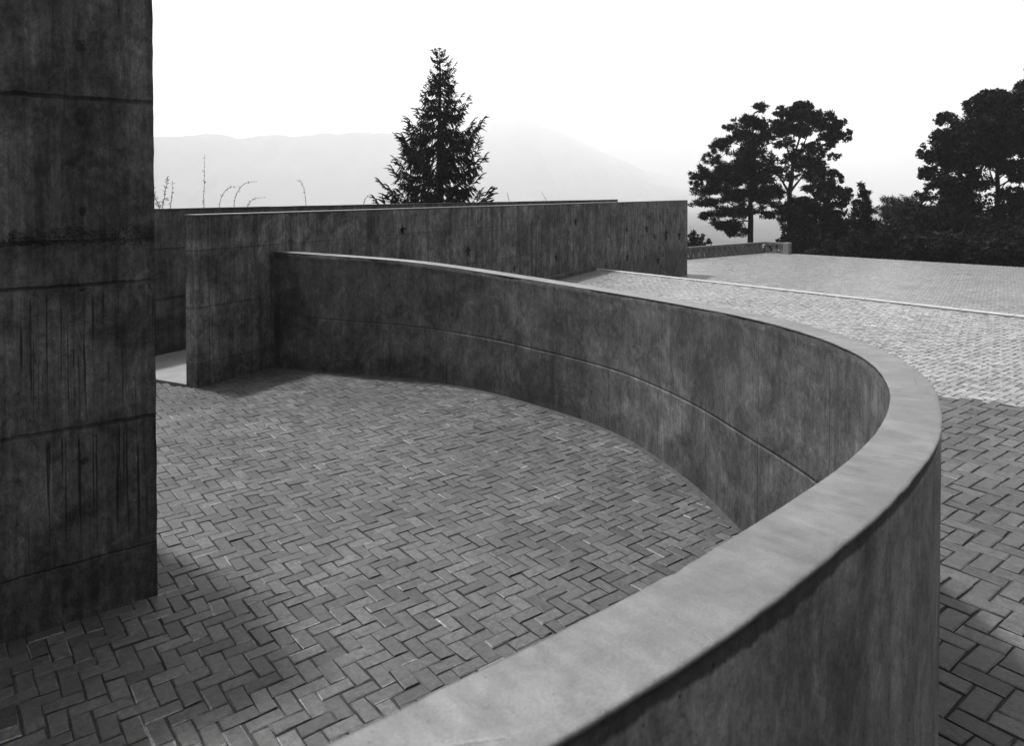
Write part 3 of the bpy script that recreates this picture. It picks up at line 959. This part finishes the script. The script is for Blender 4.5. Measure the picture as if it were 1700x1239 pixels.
def crown(name, clumps, mat, parent, per, size, aspect, r, depth=1.0, shell=.55, up=0.0, sub=7):
    """clumps: (x, y, z, rx, rz, density). Each clump is broken into sub-clusters so that gaps show"""
    out = []
    for (x, y, z, rx, rz, dn) in clumps:
        ry = .5 * (rx + rz) * depth
        ns = max(3, int(sub * (0.6 + rx * rz)))
        u = r.normal(0, 1, (ns, 3)); u /= np.linalg.norm(u, axis=1)[:, None]
        u *= (r.random(ns) ** .42)[:, None]
        cen = np.array([x, y, z]) + u * [rx, ry, rz]
        n = max(8, int(4.0 * per * dn * rx * rz))
        pick = r.integers(0, ns, n)
        sp = r.normal(0, 1, (n, 3)); sp /= np.linalg.norm(sp, axis=1)[:, None]
        sp *= (r.random(n) ** .5)[:, None]
        rad = np.array([rx, ry, rz]) * .40
        rad = np.maximum(rad, .12)
        out.append(leaves(cen[pick] + sp * rad, size, aspect, r, up))
    V = np.concatenate(out)
    Q = np.arange(len(V)).reshape(-1, 4)
    return quads_obj(name, V, Q, mat, parent)


def tree(name, label, group, base, foot_px, scale, clumps_px, trunk_px, limbs_px, mat, per, size, aspect, seed, trunk_r, depth=1.0, cat="tree", up=0.0, sub=7, zdepth=.55, trunk_down=2.5):
    """crown and limbs are laid out in the tree's own side view (px of the study sketch), scaled to metres"""
    r = np.random.default_rng(seed)
    random.seed(seed)
    root = empty(name, base)
    tag(root, label, cat, group or "trees standing beyond the plaza")
    to = lambda q: ((q[0] - foot_px[0]) * scale, 0.0, (foot_px[1] - q[1]) * scale)
    W = max(abs(c[0] - foot_px[0]) for c in clumps_px) * scale
    cl = []
    for c in clumps_px:
        x, _, z = to(c)
        rx, rz = c[2] * scale * 1.12, c[3] * scale * 1.12
        room = math.sqrt(max(.05, 1 - min(1, (abs(x) / (W * 1.15))) ** 2)) * W * zdepth
        for rep in range(2):                       # the crown is as deep as it is wide
            y = r.uniform(-1, 1) * room
            cl.append((x + r.normal(0, rx * .12), y, z + r.normal(0, rz * .12), rx, rz, (c[4] if len(c) > 4 else 1.0) * .6))
    tb = Tube()
    tp = [Vector(to(q)) for q in trunk_px]
    tp[0].z -= trunk_down
    fine = []
    for i in range(len(tp) - 1): fine += [tp[i].lerp(tp[i + 1], k / 4) + Vector((random.uniform(-.03, .03), random.uniform(-.05, .05), 0)) for k in range(4)]
    fine.append(tp[-1])
    m = len(fine)
    tb.add(fine, [trunk_r * (1 - .85 * i / (m - 1)) * (1.25 if i == 0 else 1) for i in range(m)], 8)
    for lb in limbs_px:
        pts = []
        q = [Vector(to(p)) for p in lb[:-1]]
        yy = r.uniform(-.3, .3) * len(q)
        for k, p in enumerate(q): p.y = yy * k / max(1, len(q) - 1)
        for i in range(len(q) - 1): pts += bend(q[i], q[i + 1], 4, .05)[:-1]
        pts.append(q[-1])
        mm = len(pts)
        tb.add(pts, [lb[-1] * (1 - .8 * i / (mm - 1)) for i in range(mm)], 6)
    for c in cl:                                    # branchlets that carry each clump
        j = min(range(m), key=lambda k: (fine[k] - Vector((0, 0, c[2] - .35 * abs(c[0]) - .2))).length if k > m * .25 else 1e9)
        if (Vector(c[:3]) - fine[j]).length < 6 * scale * 40:
            pts = bend(fine[j], c[:3], 5, .08, .03)
            rr = min(.055, trunk_r * .3)
            tb.add(pts, [rr * (1 - .8 * i / 5) for i in range(6)], 5)
            for _ in range(3):
                e = Vector(c[:3]) + Vector((r.uniform(-1, 1) * c[3], r.uniform(-1, 1) * c[3], r.uniform(-.6, 1) * c[4]))
                tb.add([pts[3], pts[3].lerp(e, .5) + Vector((0, 0, .05)), e], [rr * .4, rr * .25, rr * .08], 4)
    tb.build("trunk", M['bark'], root)
    crown("crown", cl, mat, root, per, size, aspect, r, depth, up=up, sub=sub)
    return root


def place(px, dist, z):
    return ((px - 850) / 1240 * dist, dist, z)


# --- study sketch A: 1 px = dist/1240/4.425 m, foot at y = 1115
def sA(dist): return dist / 1240 / 4.425
def zfoot(py, dist): return CAM_Z - (py - 321.5) / 1240 * dist


D1 = 56.0
tree("pine_tree", "broad dark pine behind the pierced parapet, left of the taller airy tree", None,
     place(1140 + 470 / 4.425, D1, zfoot(150 + 1115 / 4.425, D1)), (470, 1115), sA(D1),
     [(490, 150, 50, 32), (400, 220, 60, 28), (335, 262, 42, 22), (500, 230, 55, 60), (440, 310, 90, 50), (300, 370, 75, 40), (480, 380, 95, 50), (245, 420, 45, 38), (400, 465, 110, 50),
      (190, 500, 45, 45), (300, 555, 130, 55), (480, 560, 95, 55), (90, 610, 50, 50), (230, 640, 120, 55), (60, 670, 35, 38), (400, 650, 120, 55), (590, 620, 50, 50, .4), (160, 740, 85, 45),
      (320, 740, 135, 45), (620, 755, 95, 45), (500, 780, 105, 45), (180, 820, 85, 38), (310, 880, 90, 40, .45), (640, 850, 75, 32, .7), (230, 930, 85, 36, .8), (270, 1000, 85, 46), (560, 920, 85, 32, .7), (370, 1040, 75, 40), (560, 480, 60, 60, .6), (400, 780, 110, 60, .8), (360, 900, 100, 45, .6), (470, 880, 60, 50, .6), (520, 660, 80, 60, .8)],
     [(470, 1115), (472, 950), (470, 700), (480, 450), (490, 170)],
     [[(470, 900), (350, 850), (250, 790), .10], [(470, 930), (420, 860), (330, 830), .08], [(480, 820), (560, 780), (640, 740), .08], [(475, 700), (560, 600), (590, 500), .06], [(470, 960), (380, 960), (270, 980), .06]],
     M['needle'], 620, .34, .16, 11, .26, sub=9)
tree("tall_tree", "tall airy tree with an umbrella crown and forked trunk beside the pine", None,
     place(1140 + 765 / 4.425, D1 + 3, zfoot(150 + 1190 / 4.425, D1 + 3)), (765, 1190), sA(D1 + 3),
     [(770, 130, 75, 36), (900, 122, 65, 38), (700, 180, 75, 46), (615, 245, 50, 36), (800, 220, 110, 50), (950, 200, 95, 52), (1050, 270, 85, 52), (1130, 340, 52, 42), (700, 300, 85, 42), (850, 300, 100, 50, .8), (630, 330, 46, 50),
      (1000, 350, 75, 26), (1085, 400, 40, 24, .7), (700, 400, 60, 36, .5), (950, 460, 55, 36, .6), (1060, 490, 30, 30, .45), (650, 490, 48, 48, .45), (720, 560, 75, 46, .7), (620, 600, 55, 48, .5), (880, 540, 90, 50, .9), (850, 600, 95, 50, .8), (690, 900, 40, 70, .6), (560, 300, 40, 40, .6), (860, 420, 70, 40, .6), (780, 480, 60, 50, .5), (620, 680, 50, 40, .5), (730, 640, 60, 40, .4)],
     [(765, 1190), (762, 950), (758, 760), (775, 600), (800, 440), (850, 250)],
     [[(758, 760), (705, 670), (650, 580), .12], [(765, 740), (830, 650), (900, 560), .11], [(780, 560), (735, 430), (715, 300), .10], [(800, 470), (900, 390), (1010, 340), (1090, 300), .10], [(790, 500), (860, 380), (930, 240), .09]],
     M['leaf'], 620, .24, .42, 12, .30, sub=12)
D2 = 53.0
tree("bushy_tree", "round bushy dark tree right of the forked trunk at the plaza edge", None,
     place(1140 + 1000 / 4.425, D2, zfoot(150 + 1190 / 4.425, D2)), (1000, 1190), sA(D2),
     [(1070, 625, 42, 32), (1085, 690, 66, 46), (1120, 745, 42, 46), (980, 650, 80, 60), (950, 730, 95, 55), (1060, 780, 95, 65), (900, 830, 105, 65), (1075, 880, 85, 60), (850, 900, 110, 70), (1020, 930, 115, 65), (780, 1000, 80, 70), (930, 1030, 110, 55, .7), (1080, 1020, 95, 70), (740, 920, 40, 60)],
     [(1000, 1190), (1005, 1000), (1010, 800), (1040, 660)], [[(1003, 1050), (930, 950), (860, 900), .06]],
     M['leaf'], 520, .22, .45, 13, .16, sub=9)

# --- study sketch B: px = 1400 + cx/3.54, y = 110 + cy/3.54
def sB(dist): return dist / 1240 / 3.54
def pB(cx, cy, dist): return place(1400 + cx / 3.54, dist, zfoot(110 + cy / 3.54, dist))


tree("young_conifer", "small pointed conifer standing alone between bushy tree and bamboo clump", None,
     pB(112, 1120, 47), (100, 1120), sB(47),
     [(100, 712, 16, 24), (108, 760, 40, 28), (98, 800, 52, 28), (105, 850, 66, 34), (70, 900, 60, 40), (130, 930, 60, 40)],
     [(100, 1120), (100, 900), (100, 700)], [], M['needle'], 620, .26, .22, 14, .10, sub=9)
tree("bamboo_clump", "feathery bamboo clump with fine upright shoots behind the low shrubs", None,
     pB(340, 1120, 60), (340, 1120), sB(60),
     [(250, 850, 48, 46, .8), (320, 820, 60, 46, .8), (400, 830, 60, 46, .8), (450, 870, 50, 50, .8), (300, 800, 60, 30, .3), (380, 790, 60, 30, .3), (340, 880, 110, 50)],
     [(340, 1120), (340, 950), (335, 820)], [[(340, 1000), (270, 880), (240, 780), .02], [(340, 1000), (400, 880), (430, 780), .02], [(340, 1000), (380, 850), (395, 765), .02], [(340, 1000), (300, 860), (285, 760), .02]],
     M['shrub'], 560, .34, .10, 15, .06, up=1.2, sub=9, cat="bamboo")
D3 = 50.0
tree("spreading_tree", "large spreading tree with leaning crown, left one of the pair at right", None,
     pB(745, 1010, D3), (745, 1010), sB(D3),
     [(740, 240, 55, 46), (630, 300, 44, 36), (700, 340, 85, 60), (850, 320, 100, 70), (560, 420, 62, 52), (680, 450, 105, 65), (830, 450, 110, 70), (490, 520, 44, 44), (600, 550, 105, 65), (750, 560, 100, 60, .9), (470, 630, 42, 36), (550, 680, 85, 52), (680, 680, 95, 52, .75), (610, 780, 105, 52), (740, 760, 75, 46, .8), (520, 775, 52, 36, .8), (640, 860, 80, 40, .6), (850, 200, 60, 45)],
     [(745, 1010), (742, 850), (752, 700), (745, 520), (740, 330)],
     [[(748, 760), (690, 620), (620, 520), .10], [(750, 720), (800, 620), (850, 480), .10], [(745, 860), (820, 800), (870, 740), .07], [(745, 640), (690, 500), (650, 380), .08]],
     M['leaf'], 520, .23, .45, 16, .24, sub=10)
tree("spreading_tree", "tall straight-stemmed tree with high round crown, right one of the pair at right", None,
     pB(905, 1010, D3 + 1.5), (905, 1010), sB(D3 + 1.5),
     [(920, 165, 46, 32), (860, 200, 65, 46), (980, 205, 65, 55), (930, 270, 90, 60), (990, 335, 85, 80), (880, 380, 90, 70), (960, 450, 85, 65), (900, 560, 95, 55, .85), (1000, 600, 52, 52), (1000, 655, 40, 26, .8), (960, 760, 70, 36, .6), (1020, 770, 60, 60, .6)],
     [(905, 1010), (907, 800), (905, 620), (920, 400), (925, 200)],
     [[(906, 720), (870, 620), (860, 500), .08], [(906, 760), (960, 690), (1010, 650), .06], [(906, 640), (960, 520), (990, 400), .08]],
     M['leaf'], 520, .23, .45, 17, .22, sub=10)
tree("broad_tree", "tallest dark tree cut by the right edge of the frame", None,
     pB(1130, 1010, D3 - 2), (1130, 1010), sB(D3 - 2),
     [(1085, 60, 38, 50), (1060, 150, 55, 55), (1090, 250, 85, 70), (1085, 360, 85, 75), (1110, 470, 80, 70), (1075, 560, 60, 50), (1130, 640, 90, 60), (1150, 300, 90, 80), (1160, 180, 80, 70), (1180, 480, 80, 80), (1085, 820, 60, 60, .7), (1140, 100, 60, 60)],
     [(1130, 1010), (1130, 700), (1130, 400), (1110, 120)], [], M['leaf'], 480, .24, .45, 18, .24, sub=10)


# --- shrubs along the plaza edge
def shrub(name, label, px, dist, py_foot, w, h, seed, per=600, size=.16, aspect=.5, dens=1.0, mat='shrub', group=None):
    r = np.random.default_rng(seed); random.seed(seed)
    base = place(px, dist, zfoot(py_foot, dist))
    root = empty(name, base); tag(root, label, "shrub", group or "shrubs along the plaza edge")
    cl = []
    for i in range(9):
        a = r.uniform(0, 2 * math.pi); q = math.sqrt(r.random()) * .6
        x = math.cos(a) * q * w; y = math.sin(a) * q * w * .7
        zz = h * (.25 + .6 * r.random() * (1 - .6 * q))
        cl.append((x, y, zz, w * r.uniform(.28, .42), h * r.uniform(.18, .30), dens))
    tb = Tube()
    for c in cl:
        tb.add(bend((c[0] * .15, c[1] * .15, -.6), c[:3], 5, .08), [.03, .027, .023, .018, .012, .006], 5)
        for _ in range(3):
            e = Vector(c[:3]) + Vector((r.uniform(-1, 1) * c[3], r.uniform(-1, 1) * c[3], r.uniform(0, 1.2) * c[4]))
            tb.add([Vector(c[:3]) * .8, e], [.01, .004], 4)
    tb.build("stems", M['bark'], root)
    crown("foliage", cl, M[mat], root, per, size, aspect, r, 1.0, sub=8)
    return root


SHR = [(1190, 46.6, 432, .9, .95, "knee high shrub behind the left half of the parapet", 1),
       (1225, 47.6, 430, .9, 1.0, "knee high shrub behind the parapet under the pine", 1),
       (1268, 49.0, 428, .9, 1.0, "knee high shrub behind the parapet corner", 1),
       (1156, 49.5, 425, 1.0, 1.9, "small grey bush just right of the star wall end, over the parapet", .55),
       (1330, 52, 432, 1.5, 2.2, "thin leafy shrub right of the parapet end post", .6),
       (1375, 50, 436, 1.7, 2.0, "low shrub with bare stems under the bushy tree", .7),
       (1440, 49, 440, 2.0, 2.6, "wide dark shrub under the small conifer", 1),
       (1490, 47, 444, 2.2, 2.7, "broad mounded shrub in front of the bamboo clump", 1),
       (1535, 45, 446, 2.0, 2.4, "shrub with paler leaves between bamboo clump and paired trees", 1),
       (1585, 44, 452, 2.2, 2.6, "dense shrub at the foot of the left paired tree", 1),
       (1635, 43, 455, 2.2, 2.8, "dense shrub between the two paired trunks", 1),
       (1690, 41, 458, 2.3, 2.8, "dense shrub at the right edge under the tallest tree", 1)]
for i, (px, dist, pf, w, h, lb, dn) in enumerate(SHR):
    shrub("shrub", lb, px, dist, pf, w, h, 60 + i, per=520, size=.19, dens=dn)

# dark undergrowth filling the slope behind the shrubs
r = np.random.default_rng(99)
n = 70000
t = r.random(n)
bx = np.interp(t, [0, .3, 1], [18.5, 25, 36]); by = np.interp(t, [0, .3, 1], [54, 48, 39])
offd = r.random(n) ** .8 * 7
hx, hy = .66, .75
topz = 2.9 + np.array([noise.noise((a * .33, b * .33, 2)) * 1.5 + noise.noise((a * 1.1, b * 1.1, 6)) * .9 for a, b in zip(bx, offd)]) - (1 - np.minimum(1, t * 2.6)) * 2.2
zz = -2.2 + r.random(n) ** .8 * (topz + 1.0)
Cc = np.c_[bx + hx * (offd + 1.0), by + hy * (offd + 1.0), zz]
V = leaves(Cc, .26, .5, r)
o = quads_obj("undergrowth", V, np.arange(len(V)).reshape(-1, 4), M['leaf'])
tag(o, "dark tangled undergrowth along the plaza edge", "undergrowth", kind="stuff")


# --- spruce behind the rear wall
def spruce():
    dist = 40.0
    sc = dist / 1240
    foot = (730, 430)
    base = place(foot[0], dist, zfoot(foot[1], dist))
    root = empty("spruce_tree", base)
    tag(root, "pointed spruce with drooping twigs rising behind the rear wall", "tree")
    r = np.random.default_rng(5); random.seed(5)
    H = (430 - 82) * sc
    tb = Tube()
    tb.add([(0, 0, -1), (0.02, 0, H * .3), (-.02, .02, H * .6), (0.03, 0, H * .85), (0.02, 0, H)], [.24, .19, .12, .06, .015], 8)
    nb = Tube()
    # half width (px) of the crown against y (px) left and right of the stem
    ys = [82, 92, 105, 125, 138, 160, 178, 196, 212, 225, 242, 258, 275, 292, 305, 318, 330, 345, 380, 420]
    wl_ = [3, 12, 16, 18, 20, 28, 34, 40, 54, 62, 68, 72, 84, 84, 88, 92, 104, 106, 100, 60]
    wr_ = [3, 12, 20, 26, 24, 36, 40, 50, 58, 72, 66, 74, 72, 66, 66, 80, 92, 104, 100, 60]
    y = 86.0
    while y < 415:
        nbr = 5 if y < 130 else 7
        a0 = r.uniform(0, 6.28)
        for k in range(nbr):
            if r.random() < .10: continue
            a = a0 + k * 2 * math.pi / nbr + r.normal(0, .28)
            yy = y + r.uniform(-4, 4)
            side = math.cos(a)
            w = (np.interp(yy, ys, wr_) if side > 0 else np.interp(yy, ys, wl_)) * sc
            L = w * r.uniform(.70, 1.12) * (1.0 if (r.random() > .2 or yy > 290) else 1.2)
            w *= 1.0 + .10 * max(0, min(1, (yy - 270) / 40))
            z0 = (430 - yy) * sc
            dirv = Vector((math.cos(a), math.sin(a), 0))
            rise = r.uniform(.15, .4) if y < 120 else r.uniform(-.16, .06)
            pts = []
            for i in range(8):
                t = i / 7
                zz = z0 + L * (rise * t - .22 * math.sin(t * math.pi * .85) + .26 * t ** 4)
                pts.append(Vector((0, 0, zz)) + dirv * L * t + Vector((r.normal(0, .012), r.normal(0, .012), 0)) * L)
            tb.add(pts, [max(.008, .035 * (1 - i / 8) * min(1, L / 1.5)) for i in range(8)], 4)
            side_v = Vector((-dirv.y, dirv.x, 0))
            nt = int(7 + L * 15)
            for q in range(nt):
                t = .12 + .88 * ((q + r.random()) / nt) ** .75
                i = min(6, int(t * 7)); p = pts[i].lerp(pts[i + 1], t * 7 - i)
                tip = t > .86
                ln = r.uniform(.26, .62) * (.75 + .5 * min(L, 2) / 2) * (.75 if tip else 1.0) * float(np.interp(yy, [82, 130, 240], [.42, .62, 1]))
                sg = 1 if q % 2 else -1
                dv = dirv * r.uniform(.3, .9) + side_v * sg * r.uniform(.15, .9) + Vector((0, 0, r.uniform(.1, .6) if (tip or y < 110) else -r.uniform(.35, 1.3)))
                dv.normalize()
                e = p + dv * ln
                mdl = p.lerp(e, .5) + Vector((0, 0, .03))
                tw = float(np.interp(yy, [82, 130, 240], [.55, .75, 1]))
                nb.add([p, mdl, e], [.022 * tw, .036 * tw, .010 * tw], 4)
                if r.random() < .75:
                    e2 = mdl + (dv + side_v * -sg * .8 + Vector((0, 0, -.3))).normalized() * ln * .5
                    nb.add([mdl, mdl.lerp(e2, .5), e2], [.02, .030, .008], 3)
        y += r.uniform(4.5, 8.5) if y < 150 else r.uniform(6.5, 12.0)
    tb.build("trunk", M['bark'], root)
    o = nb.build("crown", M['needle'], root)


spruce()


# --- weeds on the bank behind the rear wall
def weed(label, px, py0, tip, dist, kind, seed):
    random.seed(seed)
    base = place(px, dist, zfoot(py0, dist))
    sc = dist / 1240
    root_z = .18
    tb = Tube()
    tipv = Vector(((tip[0] - px) * sc, random.uniform(-.1, .1), (py0 - tip[1]) * sc))
    pts = []
    for i in range(9):
        t = i / 8
        if kind == 'arch': x = tipv.x * t ** 1.9; z = tipv.z * math.sin(min(1, t * 1.08) * math.pi / 2)
        else: x = tipv.x * t + random.uniform(-.01, .01); z = tipv.z * t
        pts.append(Vector((x, tipv.y * t, z)))
    pts[0].z -= root_z
    rr = .0065
    tb.add(pts, [rr * (1 - .75 * i / 8) for i in range(9)], 5)
    st = tb.build("weed_stem", M['weed'], None)
    st.location = base
    tag(st, label, "weed", "weeds on the bank behind the rear wall")
    lv = Tube()
    for i in range(1, 9):
        for _ in range(3 if kind != 'bush' else 6):
            p = pts[i - 1].lerp(pts[i], random.random())
            d = Vector((random.uniform(-1, 1), random.uniform(-1, 1), random.uniform(-.2, 1))).normalized()
            l = random.uniform(.02, .06) * (1.6 if kind == 'bush' else 1)
            lv.add([p, p + d * l * .5, p + d * l], [.001, .006, .001], 3)
    lv.build("leaves", M['weed'], st)


DW = 14.0
for i, a in enumerate([("leafy weed leaning right at the edge of the tall wall", 268, 352, (284, 292), 13.0, 'bush'),
                       ("short weed leaning left against the tall wall", 268, 352, (254, 312), 13.0, 'bush'),
                       ("straight thin weed between leafy weed and tallest stalk", 283, 350, (285, 302), 13.2, 'stem'),
                       ("tallest straight stalk standing above the rear wall", 338, 350, (343, 256), 13.9, 'stem'),
                       ("short arching weed right of the tallest stalk", 364, 348, (392, 311), 14.3, 'arch'),
                       ("larger arching weed above the rear wall", 388, 346, (426, 302), 14.6, 'arch'),
                       ("low drooping weed bent over to the right", 411, 346, (443, 328), 15.0, 'arch'),
                       ("thin weed leaning left between drooping weed and spruce", 508, 344, (493, 300), 17.0, 'arch'),
                       ("tiny arching weed just left of the spruce", 604, 341, (618, 325), 20.0, 'arch'),
                       ("forked dry twig above the wall right of the spruce", 908, 335, (899, 318), 30.0, 'stem'),
                       ("thin grass blade right beside the spruce skirt", 846, 337, (842, 320), 28.0, 'stem')]):
    weed(*a, 200 + i)

# ------------------------------------------------------------------ air
hm = bpy.data.materials.new("haze_air"); hm.use_nodes = True
hm.cycles.volume_sampling = "DISTANCE"; hm.cycles.homogeneous_volume = True
ht = hm.node_tree; ht.nodes.clear()
pv = ht.nodes.new("ShaderNodeVolumePrincipled"); ho = ht.nodes.new("ShaderNodeOutputMaterial")
pv.inputs["Color"].default_value = (.98, .98, .98, 1)
pv.inputs["Density"].default_value = 0.00025
pv.inputs["Anisotropy"].default_value = 0.3
ht.links.new(pv.outputs[0], ho.inputs["Volume"])
V, F = prism([(-13500, -240), (13500, -240), (13500, 13000), (-13500, 13000)], -110, 960)
o = make_obj("haze", V, F, hm)
tag(o, "pale haze filling the valley", "haze", kind="stuff")
